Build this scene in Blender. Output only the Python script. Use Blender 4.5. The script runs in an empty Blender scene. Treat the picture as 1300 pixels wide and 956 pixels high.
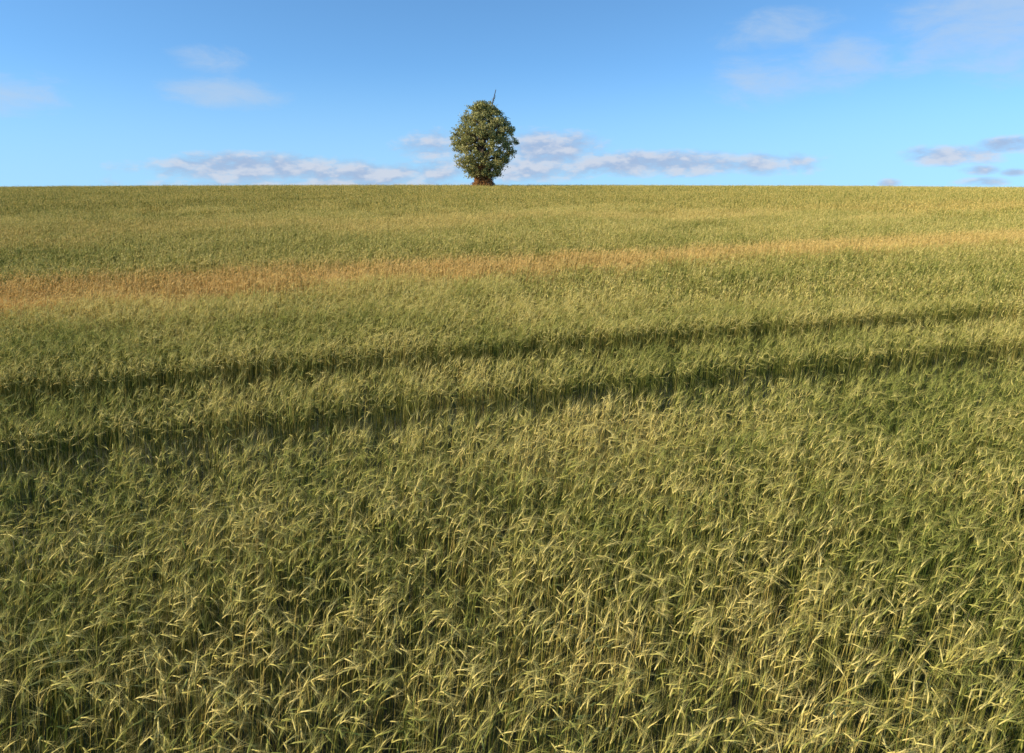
import bpy, math, random
import numpy as np
from mathutils import Vector, Matrix
random.seed(7); rng=np.random.default_rng(11)
scene=bpy.context.scene
col=scene.collection
S=0.030; CAMH=3.2
PITCH=math.atan(197/867)

# ---------------------------------------------------------------- terrain
def ground(X,Y):
    X=np.asarray(X,float); Y=np.asarray(Y,float)
    Yc=np.clip(Y,-60,None)
    z=S*np.minimum(Yc,70)
    q=np.clip(Yc-70,0,45)
    z=z+S*q-S/28*q*q
    z=z+(S-2*S/28*45)*np.clip(Yc-115,0,120)
    k=np.clip(Yc/84,0,1)**2
    z=z-6.5e-5*np.minimum((X+5)**2,9000)*k
    z=z+0.05*np.sin(X*0.11+1.3)*np.sin(Y*0.07+.4)*np.clip(Yc/20,0,1)
    return z

def mesh_obj(name,verts,faces,mats=(),matidx=None,smooth=False,link=True,rnd=None):
    me=bpy.data.meshes.new(name)
    me.from_pydata([tuple(v) for v in verts],[],faces)
    for m in mats: me.materials.append(m)
    if matidx is not None: me.polygons.foreach_set("material_index",np.array(matidx,dtype=np.int32))
    if smooth: me.polygons.foreach_set("use_smooth",[True]*len(faces))
    if rnd is not None:
        a=me.attributes.new("rnd",'FLOAT','FACE'); a.data.foreach_set("value",np.array(rnd,dtype=np.float32))
    me.update()
    ob=bpy.data.objects.new(name,me)
    if link: col.objects.link(ob)
    return ob

# ---------------------------------------------------------------- node helpers
class NT:
    def __init__(s,nt): s.nt=nt; s.n=nt.nodes; s.l=nt.links
    def set(s,sock,v):
        if v is None: return
        if hasattr(v,'is_linked') : s.l.new(v,sock)
        else: sock.default_value=v
    def math(s,op,a,b=None,c=None,clamp=False):
        n=s.n.new('ShaderNodeMath'); n.operation=op; n.use_clamp=clamp
        s.set(n.inputs[0],a); s.set(n.inputs[1],b); s.set(n.inputs[2],c)
        return n.outputs[0]
    def mr(s,v,a,b,c=0.,d=1.,smooth=True):
        n=s.n.new('ShaderNodeMapRange'); n.interpolation_type='SMOOTHSTEP' if smooth else 'LINEAR'
        s.set(n.inputs[0],v)
        for i,x in zip((1,2,3,4),(a,b,c,d)): s.set(n.inputs[i],x)
        return n.outputs[0]
    def mix(s,f,a,b,mode='MIX'):
        n=s.n.new('ShaderNodeMix'); n.data_type='RGBA'; n.blend_type=mode
        s.set(n.inputs[0],f); s.set(n.inputs[6],a); s.set(n.inputs[7],b)
        return n.outputs[2]
    def noise(s,vec,scale,detail=2,rough=.5,dist=0):
        n=s.n.new('ShaderNodeTexNoise'); s.set(n.inputs['Vector'],vec)
        n.inputs['Scale'].default_value=scale; n.inputs['Detail'].default_value=detail
        n.inputs['Roughness'].default_value=rough; n.inputs['Distortion'].default_value=dist
        return n.outputs[0]
    def comb(s,x,y,z):
        n=s.n.new('ShaderNodeCombineXYZ'); s.set(n.inputs[0],x); s.set(n.inputs[1],y); s.set(n.inputs[2],z)
        return n.outputs[0]

def ripeness(t):
    g=t.n.new('ShaderNodeNewGeometry'); sp=t.n.new('ShaderNodeSeparateXYZ')
    t.l.new(g.outputs['Position'],sp.inputs[0]); X,Y=sp.outputs[0],sp.outputs[1]
    across=t.math('ADD',Y,t.math('MULTIPLY',X,-0.36))
    along=t.math('ADD',X,t.math('MULTIPLY',Y,0.36))
    flat=t.comb(t.math('MULTIPLY',along,0.12),t.math('MULTIPLY',across,0.5),0.0)
    n1=t.noise(flat,1.0,3,.6)
    p2=t.comb(X,Y,0.0)
    n2=t.noise(p2,0.9,4,.65)
    n4=t.noise(p2,0.22,3,.6)
    st=t.noise(t.comb(t.math('MULTIPLY',along,0.5),t.math('MULTIPLY',across,1.6),2.0),1.0,3,.6)
    b=t.math('SUBTRACT',t.math('ADD',Y,t.math('MULTIPLY',X,-0.41)),16.5)
    b=t.math('ADD',b,t.math('MULTIPLY',t.math('SUBTRACT',n2,0.5),3.4))
    wide=t.mr(X,-10,4,1.2,.5)
    band=t.mr(t.math('SUBTRACT',t.math('ABSOLUTE',b),wide),0.2,1.3,1,0)
    band=t.math('MULTIPLY',band,t.mr(st,.33,.5,.5,1.0))
    band=t.math('MULTIPLY',band,t.mr(X,-4,18,1.0,0.65))
    b2=t.math('SUBTRACT',t.math('ADD',Y,t.math('MULTIPLY',X,-0.36)),31.0)
    b2=t.math('ADD',b2,t.math('MULTIPLY',t.math('SUBTRACT',n1,0.5),22))
    band2=t.math('MULTIPLY',t.mr(t.math('ABSOLUTE',b2),1.0,4.0,.35,0),t.mr(st,.35,.6,.2,1.0))
    band=t.math('MAXIMUM',band,band2)
    r=t.math('ADD',t.math('MULTIPLY',t.math('SUBTRACT',n1,.5),1.8),t.math('MULTIPLY',t.math('SUBTRACT',n2,.5),1.7))
    r=t.math('ADD',r,t.math('MULTIPLY',t.math('SUBTRACT',n4,.5),.9))
    far=t.mr(Y,10,38,0.0,0.20)
    r=t.math('ADD',r,far)
    gr=t.math('MULTIPLY',t.mr(X,0.5,5,0,.28),t.mr(Y,5,11,1,.3))
    r=t.math('SUBTRACT',r,gr)
    return r,band

def foliage_mat(name,green,mid,gold,straw,bias,trans=.3,spread=.8):
    m=bpy.data.materials.new(name); m.use_nodes=True; t=NT(m.node_tree); t.n.clear()
    r,band=ripeness(t)
    a=t.n.new('ShaderNodeAttribute'); a.attribute_name='rnd'
    rr=t.math('MULTIPLY',t.math('SUBTRACT',a.outputs['Fac'],.5),spread)
    v=t.math('ADD',t.math('ADD',r,rr),0.5+bias)
    v=t.math('ADD',v,t.math('MULTIPLY',band,.6),clamp=True)
    c=t.mix(t.mr(v,0,.5,smooth=False),green+(1,),mid+(1,))
    c=t.mix(t.mr(v,.5,1,smooth=False),c,gold+(1,))
    c=t.mix(t.math('MULTIPLY',band,.9),c,straw+(1,))
    d=t.n.new('ShaderNodeBsdfDiffuse'); t.l.new(c,d.inputs[0])
    o=t.n.new('ShaderNodeOutputMaterial')
    if trans:
        tr=t.n.new('ShaderNodeBsdfTranslucent'); t.l.new(c,tr.inputs[0])
        mx=t.n.new('ShaderNodeMixShader'); mx.inputs[0].default_value=trans
        t.l.new(d.outputs[0],mx.inputs[1]); t.l.new(tr.outputs[0],mx.inputs[2])
        t.l.new(mx.outputs[0],o.inputs[0])
    else: t.l.new(d.outputs[0],o.inputs[0])
    return m
M_stem=foliage_mat("barley_stem",(.085,.115,.022),(.24,.23,.045),(.54,.40,.11),(.68,.43,.13),0,0,.8)
M_leaf=foliage_mat("barley_leaf",(.03,.062,.012),(.09,.115,.022),(.32,.25,.07),(.46,.30,.09),-.08,.25,.8)
M_ear=foliage_mat("barley_ear",(.34,.35,.07),(.72,.60,.15),(.98,.77,.25),(.95,.62,.21),.04,.12,1.0)
M_awn=foliage_mat("barley_awn",(.42,.41,.10),(.75,.63,.19),(.98,.79,.28),(.95,.62,.22),.04,.2,1.0)
CM=[M_stem,M_leaf,M_ear,M_awn]

# ---------------------------------------------------------------- barley clumps
class Buf:
    def __init__(s): s.v=[];s.f=[];s.m=[];s.r=[]
def perp(d):
    a=Vector((0,0,1)) if abs(d.z)<.9 else Vector((1,0,0))
    p=d.cross(a).normalized(); return p,d.cross(p).normalized()
def ribbon(B,pts,ws,side,mi,rn):
    i0=len(B.v)
    for p,w in zip(pts,ws):
        B.v.append(p-side*w*.5); B.v.append(p+side*w*.5)
    for k in range(len(pts)-1):
        a=i0+2*k; B.f.append((a,a+1,a+3,a+2)); B.m.append(mi); B.r.append(rn)
def tube(B,pts,w1,w2,mi,rn,n=3):
    i0=len(B.v); L=len(pts)
    for k,p in enumerate(pts):
        d=(pts[min(k+1,L-1)]-pts[max(k-1,0)]).normalized(); a,b=perp(d)
        for j in range(n):
            t=2*math.pi*j/n
            B.v.append(p+a*math.cos(t)*w1[k]*.5+b*math.sin(t)*w2[k]*.5)
    for k in range(L-1):
        for j in range(n):
            B.f.append((i0+k*n+j,i0+k*n+(j+1)%n,i0+(k+1)*n+(j+1)%n,i0+(k+1)*n+j)); B.m.append(mi); B.r.append(rn)
def tri(B,a,b,c,mi,rn):
    i=len(B.v); B.v+= [a,b,c]; B.f.append((i,i+1,i+2)); B.m.append(mi); B.r.append(rn)
def stalk(B,x,y,lod):
    rn=random.random()
    if lod==2: rn=.5+(rn-.5)*2.0
    if lod==1: rn=.5+(rn-.5)*1.5
    h=random.gauss(.86,(.06,.07,.09)[lod]); phi=random.gauss(0,.8)
    if random.random()<.12: phi=random.uniform(-3.1,3.1)
    nod=math.radians(random.choice([random.uniform(5,30),random.uniform(10,50),random.uniform(30,80),random.uniform(60,115),random.uniform(105,160)]))
    th=math.radians(abs(random.gauss(1,3))); p=Vector((x,y,(.15,.25,.35)[lod])); hd=Vector((math.cos(phi),math.sin(phi),0))
    pts=[p.copy()]; nst={0:2,1:2,2:1}[lod]
    L=h-.05-p.z; dth=math.radians(abs(random.gauss(4,3)))
    for k in range(nst):
        f=(k+1)/nst; a=th+dth*f*f
        p=p+(hd*math.sin(a)+Vector((0,0,1))*math.cos(a))*(L/nst); pts.append(p.copy())
    a0=th+dth
    nn={0:3,1:2,2:1}[lod]
    for k in range(nn):
        a=a0+(nod-a0)*((k+1)/nn)*.85
        p=p+(hd*math.sin(a)+Vector((0,0,1))*math.cos(a))*(.04/nn); pts.append(p.copy())
    side=Vector((-math.sin(phi),math.cos(phi),0))
    an=random.uniform(-.9,.9); rs=(side*math.cos(an)+hd*math.sin(an))
    W={0:.0034,1:.0048,2:.010}[lod]
    ribbon(B,pts,[W]*len(pts),rs.normalized(),0,rn)
    el=random.uniform(.038,.060); ne={0:5,1:2,2:2}[lod]; e=[p.copy()]; q=p.copy(); a=nod*.9; dirs=[]
    for k in range(ne):
        a+= math.radians(16)/ne; d=hd*math.sin(a)+Vector((0,0,1))*math.cos(a); dirs.append(d)
        q=q+d*(el/ne); e.append(q.copy())
    sc={0:1,1:1.15,2:1.8}[lod]
    if lod==0:
        w=[.003]+[(.0088 if k%2 else .0064)*(1-.35*(k/ne)) for k in range(1,ne)]+[.002]
        tube(B,e,w,[x*.7 for x in w],2,rn,4)
    elif lod==1:
        w=[.004,.0105*sc,.002]; tube(B,e,w,[x*.7 for x in w],2,rn,3)
    else:
        ribbon(B,e,[.006,.012*sc,.004],rs.normalized(),2,rn); ribbon(B,e,[.006,.012*sc,.004],Vector((0,0,1)).cross(rs).normalized(),2,rn)
    na={0:12,1:4,2:2}[lod]; aw={0:.0009,1:.0018,2:.0045}[lod]
    for k in range(na):
        i=min(ne-1,int(k/na*ne)); base=e[i]+(e[i+1]-e[i])*random.random(); d=dirs[i]
        sp=random.uniform(.08,.5); t=random.uniform(0,6.28); u,v=perp(d)
        dd=(d+(u*math.cos(t)+v*math.sin(t))*sp).normalized(); al=random.uniform(.07,.14)
        s=dd.cross(Vector((random.uniform(-1,1),random.uniform(-1,1),random.uniform(-1,1)))).normalized()*aw*.5
        tri(B,base-s,base+s,base+dd*al,3,rn)
    for k in range({0:2,1:1,2:1}[lod]):
        f=random.uniform(.25,.66) if lod<2 else random.uniform(.1,.5); i=f*(len(pts)-nn-1); i0=int(i); b=pts[i0].lerp(pts[min(i0+1,len(pts)-1)],i-i0)
        t=random.uniform(0,6.28); o=Vector((math.cos(t),math.sin(t),0)); ll=random.uniform(.07,.14)
        ns={0:3,1:2,2:2}[lod]; lp=[b.copy()]; aa=math.radians(random.uniform(5,18)); da=math.radians(random.uniform(10,60)); c=b.copy()
        for j in range(ns):
            an2=aa+da*(j+.5)/ns; c=c+(o*math.sin(an2)+Vector((0,0,1))*math.cos(an2))*(ll/ns); lp.append(c.copy())
        lw={0:.0050,1:.0072,2:.013}[lod]
        ribbon(B,lp,[lw*(.6 if j==0 else 1-(j/ns)**2*.92) for j in range(ns+1)],Vector((-o.y,o.x,0)),1,random.random()*.6+rn*.4)
src=bpy.data.collections.new("barley_sources")
# (variants, stalks per patch, patch size, level of detail)
LOD=[(20,5,.08,0),(14,130,.5,0),(10,280,1.0,1),(8,520,2.0,2)]
start=[]; n=0
for nv,ns,sz,l in LOD:
    start.append(n)
    for i in range(nv):
        B=Buf(); g=int(math.sqrt(ns))+1
        cells=[(a,b) for a in range(g) for b in range(g)]; random.shuffle(cells)
        for a,b in cells[:ns]:
            stalk(B,((a+random.uniform(-.35,1.35))/g-.5)*sz,((b+random.uniform(-.35,1.35))/g-.5)*sz,l)
        ob=mesh_obj("barley_patch_%03d"%n,B.v,B.f,CM,B.m,link=False,rnd=B.r); src.objects.link(ob); n+=1
# ---- field layout
ph=rng.uniform(0,6.28,40); fr=rng.normal(0,1,(40,2))
def nz(X,Y,s,o,k=7):
    r=0
    for i in range(k):
        j=(o*7+i)%40; r=r+np.sin((X*fr[j,0]+Y*fr[j,1])*s+ph[j])
    return r/math.sqrt(k/2)
P=[];R=[];SC=[];ID=[]
def track(X,Y):
    c=.31*X-.003*X*X
    return Y-8.60-c, Y-6.65-c, Y-7.625-c
def emit(X,Y,l,small=False,ga=None,dt=None,sgn=None):
    n=len(X); z=ground(X,Y)
    hs=1+.015*nz(X,Y,.5,2)+.018*nz(X,Y,1.6,3)+rng.normal(0,.01 if not small else .02,n)
    tilt=.02+.03*nz(X,Y,.8,4)
    lodge=np.clip(nz(X,Y,1.1,2)-.4,0,1.2)*np.clip((5.2-Y)/2,0,1)
    tilt=tilt+.15*lodge
    if small:
        edge=np.exp(-((dt-ga)/.07)**2)
        bent=(rng.random(n)<.09)*rng.uniform(.15,.36,n)
        tx=rng.normal(0,.018,n)+edge*sgn*(bent-.04); tilt=tilt*.3+rng.normal(0,.025,n); rz=rng.normal(0,.25,n)
        hs=1+(hs-1)*.5+edge*(rng.random(n)<.3)*.05
    else: tx=rng.normal(0,.015,n); rz=rng.normal(0,.12,n)
    P.append(np.stack([X,Y,z],1)); R.append(np.stack([tx,tilt,rz],1))
    w=rng.uniform(1.0,1.07,n) if not small else rng.uniform(.85,1.05,n)
    SC.append(np.stack([w,w*np.where(rng.random(n)<.5,1,-1),hs],1))
    ID.append(start[l]+rng.integers(0,LOD[l][0],n)); print(l,n)
gx=np.arange(-84,84,2.)+1; gy=np.arange(0,98,2.)+1
GX,GY=np.meshgrid(gx,gy); GX=GX.ravel();GY=GY.ravel()
ok=np.abs(GX)<.80*GY+4.5; GX=GX[ok];GY=GY[ok]
dd=np.hypot(GX*.6,GY); near=(dd+rng.uniform(-1.5,1.5,len(GX)))<13
far=(~near)&((dd+rng.uniform(-6,6,len(GX)))>=36); mid=(~near)&(~far)
def sub(X,Y,k,sz):
    o=(np.arange(k)-(k-1)/2)*sz; a,b=np.meshgrid(o,o); a=a.ravel();b=b.ravel()
    return (X[:,None]+a).ravel(),(Y[:,None]+b).ravel()
X,Y=sub(GX[near],GY[near],4,.5)
keep=(Y>.9)&(np.abs(X)<.80*Y+2.2); X=X[keep];Y=Y[keep]
strip=np.abs(track(X,Y)[2])<.98+.30+.40
emit(X[~strip]+rng.normal(0,.015,(~strip).sum()),Y[~strip]+rng.normal(0,.015,(~strip).sum()),1)
# fine clumps on the strip the wheel tracks cut through
sx,sy=X[strip],Y[strip]; k=27
px=(sx[:,None]+rng.uniform(-.25,.25,(len(sx),k))).ravel(); py=(sy[:,None]+rng.uniform(-.25,.25,(len(sx),k))).ravel()
A,Bk,_=track(px,py); A=A*.955;Bk=Bk*.955
ga=.325+.008*nz(px,py,1.3,1)+.026*np.clip(py-6,0,6)
nearA=np.abs(A)<np.abs(Bk); dt=np.minimum(np.abs(A),np.abs(Bk)); sg=np.where(nearA,np.sign(A),np.sign(Bk))
o=dt>ga
emit(px[o],py[o],0,True,ga[o],dt[o],sg[o])
X,Y=sub(GX[mid],GY[mid],2,1.); emit(X,Y,2)
emit(GX[far],GY[far],3)
P=np.concatenate(P);R=np.concatenate(R);SC=np.concatenate(SC);ID=np.concatenate(ID)
me=bpy.data.meshes.new("barley_crop"); me.vertices.add(len(P)); me.vertices.foreach_set("co",P.astype(np.float32).ravel())
for nm,arr in(("rot",R),("scl",SC)):
    a=me.attributes.new(nm,'FLOAT_VECTOR','POINT'); a.data.foreach_set("vector",arr.astype(np.float32).ravel())
a=me.attributes.new("idx",'INT','POINT'); a.data.foreach_set("value",ID.astype(np.int32))
crop=bpy.data.objects.new("barley_crop",me); col.objects.link(crop)
for m in CM: me.materials.append(m)
crop["kind"]="stuff"; crop["label"]="ripening green and golden barley crop covering the field"; crop["category"]="barley"
ng=bpy.data.node_groups.new("scatter","GeometryNodeTree")
ng.interface.new_socket("Geometry",in_out='INPUT',socket_type='NodeSocketGeometry')
ng.interface.new_socket("Geometry",in_out='OUTPUT',socket_type='NodeSocketGeometry')
gi=ng.nodes.new('NodeGroupInput');go=ng.nodes.new('NodeGroupOutput')
iop=ng.nodes.new('GeometryNodeInstanceOnPoints'); ci=ng.nodes.new('GeometryNodeCollectionInfo')
ci.inputs['Collection'].default_value=src; ci.inputs['Separate Children'].default_value=True; ci.inputs['Reset Children'].default_value=True
def na(nm,dt):
    x=ng.nodes.new('GeometryNodeInputNamedAttribute'); x.data_type=dt; x.inputs['Name'].default_value=nm
    return [o for o in x.outputs if o.enabled and o.name=='Attribute'][0]
L=ng.links.new
L(gi.outputs[0],iop.inputs['Points']); L(ci.outputs[0],iop.inputs['Instance']); iop.inputs['Pick Instance'].default_value=True
L(na("idx",'INT'),iop.inputs['Instance Index']); L(na("rot",'FLOAT_VECTOR'),iop.inputs['Rotation']); L(na("scl",'FLOAT_VECTOR'),iop.inputs['Scale'])
L(iop.outputs[0],go.inputs[0])
md=crop.modifiers.new("scatter",'NODES'); md.node_group=ng

# ---------------------------------------------------------------- ground sheet
def axis(a,b,fine,coarse):
    xs=[0.]; 
    while xs[-1]<b: xs.append(xs[-1]+(fine if xs[-1]<110 else max(fine,xs[-1]*coarse)))
    ys=[0.]
    while ys[-1]>a: ys.append(ys[-1]-(fine if ys[-1]>-110 else max(fine,-ys[-1]*coarse)))
    return np.array(sorted(set(xs+ys)))
xs=axis(-2500,2500,2,.15); ys=axis(-400,3000,2,.15)
XX,YY=np.meshgrid(xs,ys); ZZ=ground(XX,YY)
v=np.stack([XX.ravel(),YY.ravel(),ZZ.ravel()],1); nx=len(xs)
f=[(j*nx+i,j*nx+i+1,(j+1)*nx+i+1,(j+1)*nx+i) for j in range(len(ys)-1) for i in range(nx-1)]
mg=bpy.data.materials.new("field_soil"); mg.use_nodes=True; t=NT(mg.node_tree); bs=t.n['Principled BSDF']
g=t.n.new('ShaderNodeNewGeometry'); 
c=t.mix(t.mr(t.noise(g.outputs['Position'],6,4,.6),.35,.65),(.035,.028,.015,1),(.05,.065,.02,1))
t.l.new(c,bs.inputs['Base Color']); bs.inputs['Roughness'].default_value=.95
gr=mesh_obj("ground",v,f,[mg],smooth=True); gr["kind"]="structure"; gr["label"]="gently rising field soil under the barley crop"; gr["category"]="ground"

# ---------------------------------------------------------------- tree
TX,TY=-3.35,82.0; TZ=float(ground(TX,TY))
def leafmat(name,c1,c2,c3,tr=.3):
    m=bpy.data.materials.new(name); m.use_nodes=True; t=NT(m.node_tree); t.n.clear()
    a=t.n.new('ShaderNodeAttribute'); a.attribute_name='rnd'
    g=t.n.new('ShaderNodeNewGeometry'); nn=t.noise(g.outputs['Position'],.9,2,.5)
    v=t.math('ADD',t.math('MULTIPLY',a.outputs['Fac'],.6),t.math('MULTIPLY',t.math('SUBTRACT',nn,.3),1.0),clamp=True)
    c=t.mix(t.mr(v,0,.55,smooth=False),c1+(1,),c2+(1,)); c=t.mix(t.mr(v,.55,1,smooth=False),c,c3+(1,))
    d=t.n.new('ShaderNodeBsdfDiffuse'); t.l.new(c,d.inputs[0]); x=t.n.new('ShaderNodeBsdfTranslucent'); t.l.new(c,x.inputs[0])
    mx=t.n.new('ShaderNodeMixShader'); mx.inputs[0].default_value=tr; t.l.new(d.outputs[0],mx.inputs[1]); t.l.new(x.outputs[0],mx.inputs[2])
    o=t.n.new('ShaderNodeOutputMaterial'); t.l.new(mx.outputs[0],o.inputs[0]); return m
M_crown=leafmat("tree_leaves",(.16,.165,.055),(.43,.40,.14),(.70,.61,.27),.3)
M_ivy=leafmat("ivy_leaves",(.16,.10,.04),(.42,.20,.07),(.58,.30,.11),.2)
mb=bpy.data.materials.new("bark"); mb.use_nodes=True; t=NT(mb.node_tree); bs=t.n['Principled BSDF']
g=t.n.new('ShaderNodeNewGeometry'); t.l.new(t.mix(t.noise(g.outputs['Position'],5,4,.6),(.04,.028,.018,1),(.12,.085,.055,1)),bs.inputs['Base Color']); bs.inputs['Roughness'].default_value=.9
root=bpy.data.objects.new("tree",None); root.location=(TX,TY,TZ); col.objects.link(root)
root["label"]="solitary leafy tree with ivy-clad trunk and bare dead spike"; root["category"]="tree"
def child(ob,par=root): ob.parent=par
def limb(B,pts,r0,r1,n=7):
    k=len(pts); w=[2*(r0+(r1-r0)*i/(k-1)) for i in range(k)]; tube(B,pts,w,w,0,0,n)
B=Buf()
tp=[Vector((0,0,-.2)),Vector((.02,0,.6)),Vector((.05,0,1.6)),Vector((-.05,.1,3)),Vector((.1,0,5)),Vector((.15,0,7.2)),Vector((.1,0,9.3))]
w=[1.3,1.1,.9,.8,.6,.32,.08]; tube(B,tp,w,w,0,0,12)
def wander(a,b,n=5,j=.15):
    return [a.lerp(b,i/n)+Vector([random.gauss(0,j)*(0<i) for _ in range(3)])+Vector((0,0,.25*math.sin(math.pi*i/n))) for i in range(n+1)]
def prof(z):
    zs=[1.7,2.2,3.0,3.7,4.5,5.4,6.3,7.2,8.1,9.0,9.9,10.45]; ws=[1.1,1.8,2.5,3.1,3.6,3.9,3.95,3.65,3.0,2.2,1.3,.3]
    return float(np.interp(z,zs,ws))
for i in range(26):
    z0=random.uniform(2.4,7.8); t=i*2.4; z1=min(z0+random.uniform(.4,2.2),9.6); r=prof(z1)*.85
    a=Vector((.05,0,z0)); b=Vector((r*math.cos(t),r*math.sin(t),z1)); pts=wander(a,b); limb(B,pts,.16,.03,6)
    for k in range(3):
        s=random.choice(pts[2:]); e=s+Vector((random.gauss(0,.6),random.gauss(0,.6),random.gauss(.1,.4))); limb(B,wander(s,e,3,.06),.05,.012,4)
trunk=mesh_obj("trunk",B.v,B.f,[mb],smooth=True); child(trunk)
B=Buf(); limb(B,[Vector((.85,-.2,8.9)),Vector((1.08,-.2,9.9)),Vector((1.3,-.2,10.7)),Vector((1.52,-.2,11.55))],.10,.04,6)
limb(B,[Vector((1.2,-.2,10.4)),Vector((1.42,-.2,10.7)),Vector((1.5,-.2,10.95))],.035,.02,5)
ds=mesh_obj("dead_branch",B.v,B.f,[mb],smooth=True); child(ds); ds["label"]="bare dead spike sticking out of the crown"
def leaf(B,c,s,out=None):
    n=Vector([random.gauss(0,1) for _ in range(3)])
    if out is not None: n=n+out*1.2
    n.normalize(); a,b=perp(n); t=random.uniform(0,6.28); u=a*math.cos(t)+b*math.sin(t); v=n.cross(u)
    i=len(B.v); B.v+=[c-u*s,c-v*s*.5,c+u*s,c+v*s*.5]; B.f.append((i,i+1,i+2,i+3)); B.m.append(0); B.r.append(random.random())
B=Buf(); random.seed(33)
cl=[]
tries=0
while len(cl)<280 and tries<12000:
    tries+=1
    z=random.uniform(2.0,10.1); t=random.uniform(0,6.28); f=math.sqrt(random.uniform(.1,1)); r=prof(z)*f
    lob=1+.05*math.sin(3*t+z*1.3)+.05*math.sin(5*t-z*2.1)
    rad=random.uniform(.28,.58)
    r=max(0,r*lob-rad*.3); c=Vector((r*math.cos(t)+.05,r*math.sin(t),z))
    if z<2.8 and r<1.0: continue
    if any((c-o).length<.42*(rad+q) for o,q in cl): continue
    cl.append((c,rad))
for c,rad in cl:
    dens=random.uniform(.5,1.2); tone=random.uniform(-.3,.3); k0=len(B.r)
    for k in range(int(110*dens*rad/.42)):
        d=Vector([random.gauss(0,1) for _ in range(3)]); d.normalize(); q=rad*random.random()**.5
        p=c+Vector((d.x*q*1.15,d.y*q*1.15,d.z*q*.85-.05*q)); leaf(B,p,random.uniform(.08,.16),d)
    for k in range(k0,len(B.r)): B.r[k]+=tone
for i in range(260):
    z=random.uniform(2.0,10.2); t=random.uniform(0,6.28); r=prof(z); a=Vector((r*.85*math.cos(t),r*.85*math.sin(t),z)); L2=random.uniform(.3,.9)
    d=Vector((math.cos(t),math.sin(t),random.uniform(-.6,.8))).normalized()
    for k in range(16): leaf(B,a+d*L2*random.random()+Vector([random.gauss(0,.10) for _ in range(3)]),random.uniform(.06,.12))
crown=mesh_obj("crown",B.v,B.f,[M_crown],rnd=B.r); child(crown)
B=Buf()
for i in range(6500):
    z=random.uniform(.1,3.4); r=float(np.interp(z,[0,1.0,1.5,2.1,3.4],[1.25,1.15,.9,.72,.75]))
    t=random.uniform(0,6.28); r*=1+.12*math.sin(4*t+z*3)+random.gauss(0,.17)
    o=Vector((math.cos(t),math.sin(t),.1)); leaf(B,Vector((r*o.x,r*o.y,z)),random.uniform(.07,.14),o)
ivy=mesh_obj("ivy",B.v,B.f,[M_ivy],rnd=B.r); child(ivy); ivy["label"]="rust-brown ivy wrapping the flared tree base"

# ---------------------------------------------------------------- camera
cam=bpy.data.objects.new("camera",bpy.data.cameras.new("camera")); col.objects.link(cam)
cam.data.sensor_width=36; cam.data.lens=24.0; cam.data.shift_y=-45/1300; cam.data.clip_end=6000; cam.data.clip_start=.05
cam.location=(0,0,CAMH); cam.rotation_euler=(math.pi/2-PITCH,0,0); scene.camera=cam

# ---------------------------------------------------------------- light
SUN_AZ=math.radians(-110)   # from +Y, negative = towards -X
SUN_EL=math.radians(26)
sd=Vector((math.sin(SUN_AZ)*math.cos(SUN_EL),math.cos(SUN_AZ)*math.cos(SUN_EL),math.sin(SUN_EL)))
sl=bpy.data.lights.new("sun",'SUN'); sl.energy=5.0; sl.angle=math.radians(.5); sl.color=(1,.89,.70)
so=bpy.data.objects.new("sun",sl); col.objects.link(so); so.rotation_euler=sd.to_track_quat('Z','Y').to_euler()
W=bpy.data.worlds.new("World"); scene.world=W; W.use_nodes=True; t=NT(W.node_tree); t.n.clear()
sky=t.n.new('ShaderNodeTexSky'); sky.sky_type='NISHITA'; sky.sun_disc=False; sky.sun_elevation=SUN_EL; sky.sun_rotation=SUN_AZ
sky.air_density=1.0; sky.dust_density=.2; sky.ozone_density=2.0; sky.altitude=200
tc=t.n.new('ShaderNodeTexCoord'); sp=t.n.new('ShaderNodeSeparateXYZ'); t.l.new(tc.outputs['Generated'],sp.inputs[0])
az=t.math('ARCTAN2',sp.outputs[0],sp.outputs[1]); el=t.math('ARCSINE',sp.outputs[2])
zz=t.math('ADD',t.math('MULTIPLY',t.math('MAXIMUM',sp.outputs[2],0.),1.3),.13)
t.l.new(t.comb(sp.outputs[0],sp.outputs[1],zz),sky.inputs[0])
def ae(x,y):
    u=(x-650)/867; v=(433-y)/867; c,s=math.cos(PITCH),math.sin(PITCH); Y=c+v*s; Z=-s+v*c
    return math.atan2(u,Y),math.atan2(Z,math.hypot(u,Y))
banks=[(335,214,125,16,1.4),(480,221,125,12,1.3),(560,186,50,20,.9),(690,192,70,22,1.3),(650,212,120,18,1.1),(830,208,140,14,1.3),(960,208,75,13,1.1),(1010,206,30,9,.9),
 (1205,197,55,11,1.4),(1290,184,50,9,1.3),(1240,216,26,6,.9),(1290,219,18,5,.9),(1245,231,35,6,.8),(1130,233,14,6,.8),(440,233,240,8,.9)]
wisps=[(285,118,62,16,1.4),(975,100,60,26,1.3),(1060,75,60,30,1.3),(5,118,70,22,1.4),(1265,25,100,55,1.5),(1160,88,30,14,1.),(270,78,50,18,.8),(990,40,90,25,.7)]
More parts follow.
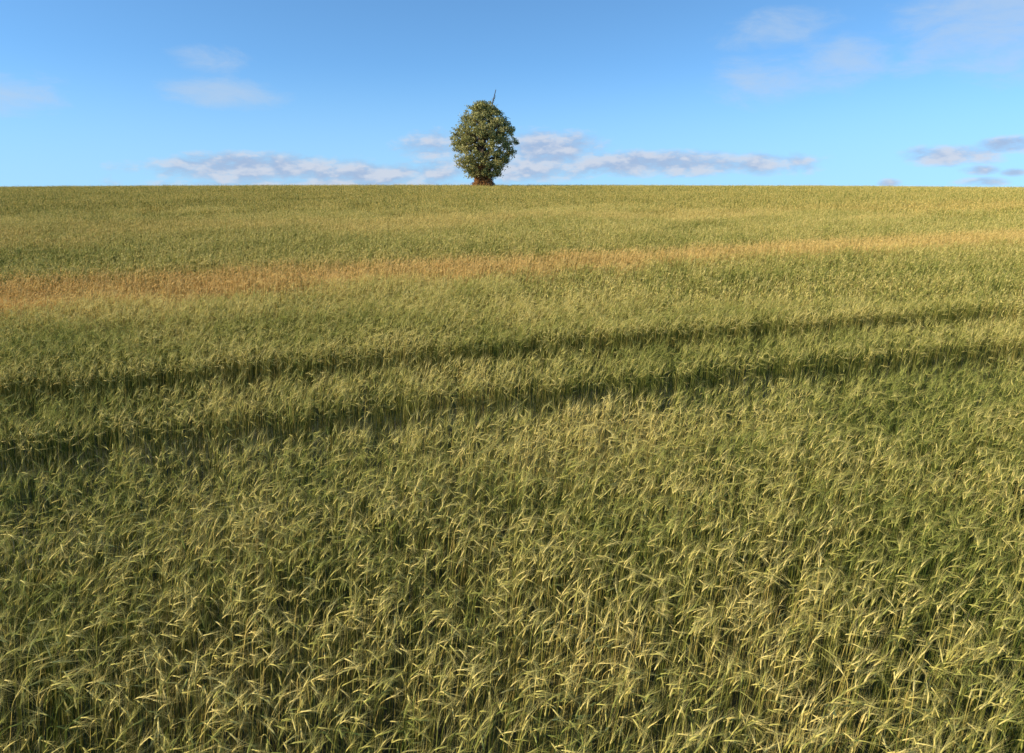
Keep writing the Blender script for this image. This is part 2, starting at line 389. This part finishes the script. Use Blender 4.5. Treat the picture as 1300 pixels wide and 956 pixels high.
def mask(lst):
    m=None
    for x,y,w,h,a in lst:
        A,E=ae(x,y); wa=w/867*math.cos(A)**2; we=h/867*math.cos(A)
        dx=t.math('DIVIDE',t.math('SUBTRACT',az,A),wa); dy=t.math('DIVIDE',t.math('SUBTRACT',el,E),we)
        q=t.math('SUBTRACT',a,t.math('ADD',t.math('MULTIPLY',dx,dx),t.math('MULTIPLY',dy,dy)))
        m=q if m is None else t.math('SMOOTH_MAX',m,q,.3)
    return m
K=.13
cv=t.comb(az,t.math('MULTIPLY',el,2.2),0.3)
cn=t.noise(cv,26,7,.62,.1)
cv2=t.comb(az,t.math('ADD',t.math('MULTIPLY',el,2.2),.022),0.3)
cnu=t.noise(cv2,26,5,.5,.1)
cb=t.math('ADD',mask(banks),t.math('MULTIPLY',t.math('SUBTRACT',cn,.5),4.0))
cd=t.mr(cb,-.6,1.4)
shade=t.mr(t.math('SUBTRACT',cn,cnu),-.13,.15)  # cloud light and shade painted into the colour from vertically offset noise
def cc(r,g,b): return tuple(((x/255)**2.2)/K for x in (r,g,b))+(1,)
ccol=t.mix(shade,cc(164,182,214),cc(210,214,227))
wn=t.noise(t.comb(t.math('ADD',az,t.math('MULTIPLY',el,.4)),t.math('MULTIPLY',el,2.4),1.7),13,8,.64,.3)
wd=t.mr(t.math('ADD',mask(wisps),t.math('MULTIPLY',t.math('SUBTRACT',wn,.5),5.0)),-.6,2.2,0,.6)
tint=t.mix(1.0,sky.outputs[0],(1.1,1.62,1.88,1),'MULTIPLY')
tint=t.mix(t.mr(el,-.02,.17,.7,0),tint,cc(166,210,240))
c=t.mix(wd,tint,cc(188,208,231))
c=t.mix(t.math('MULTIPLY',cd,.85),c,ccol)
bg=t.n.new('ShaderNodeBackground'); t.l.new(c,bg.inputs[0]); bg.inputs[1].default_value=K
o=t.n.new('ShaderNodeOutputWorld'); t.l.new(bg.outputs[0],o.inputs[0])
scene.view_settings.view_transform='Standard'; scene.view_settings.look='None'; scene.view_settings.exposure=0
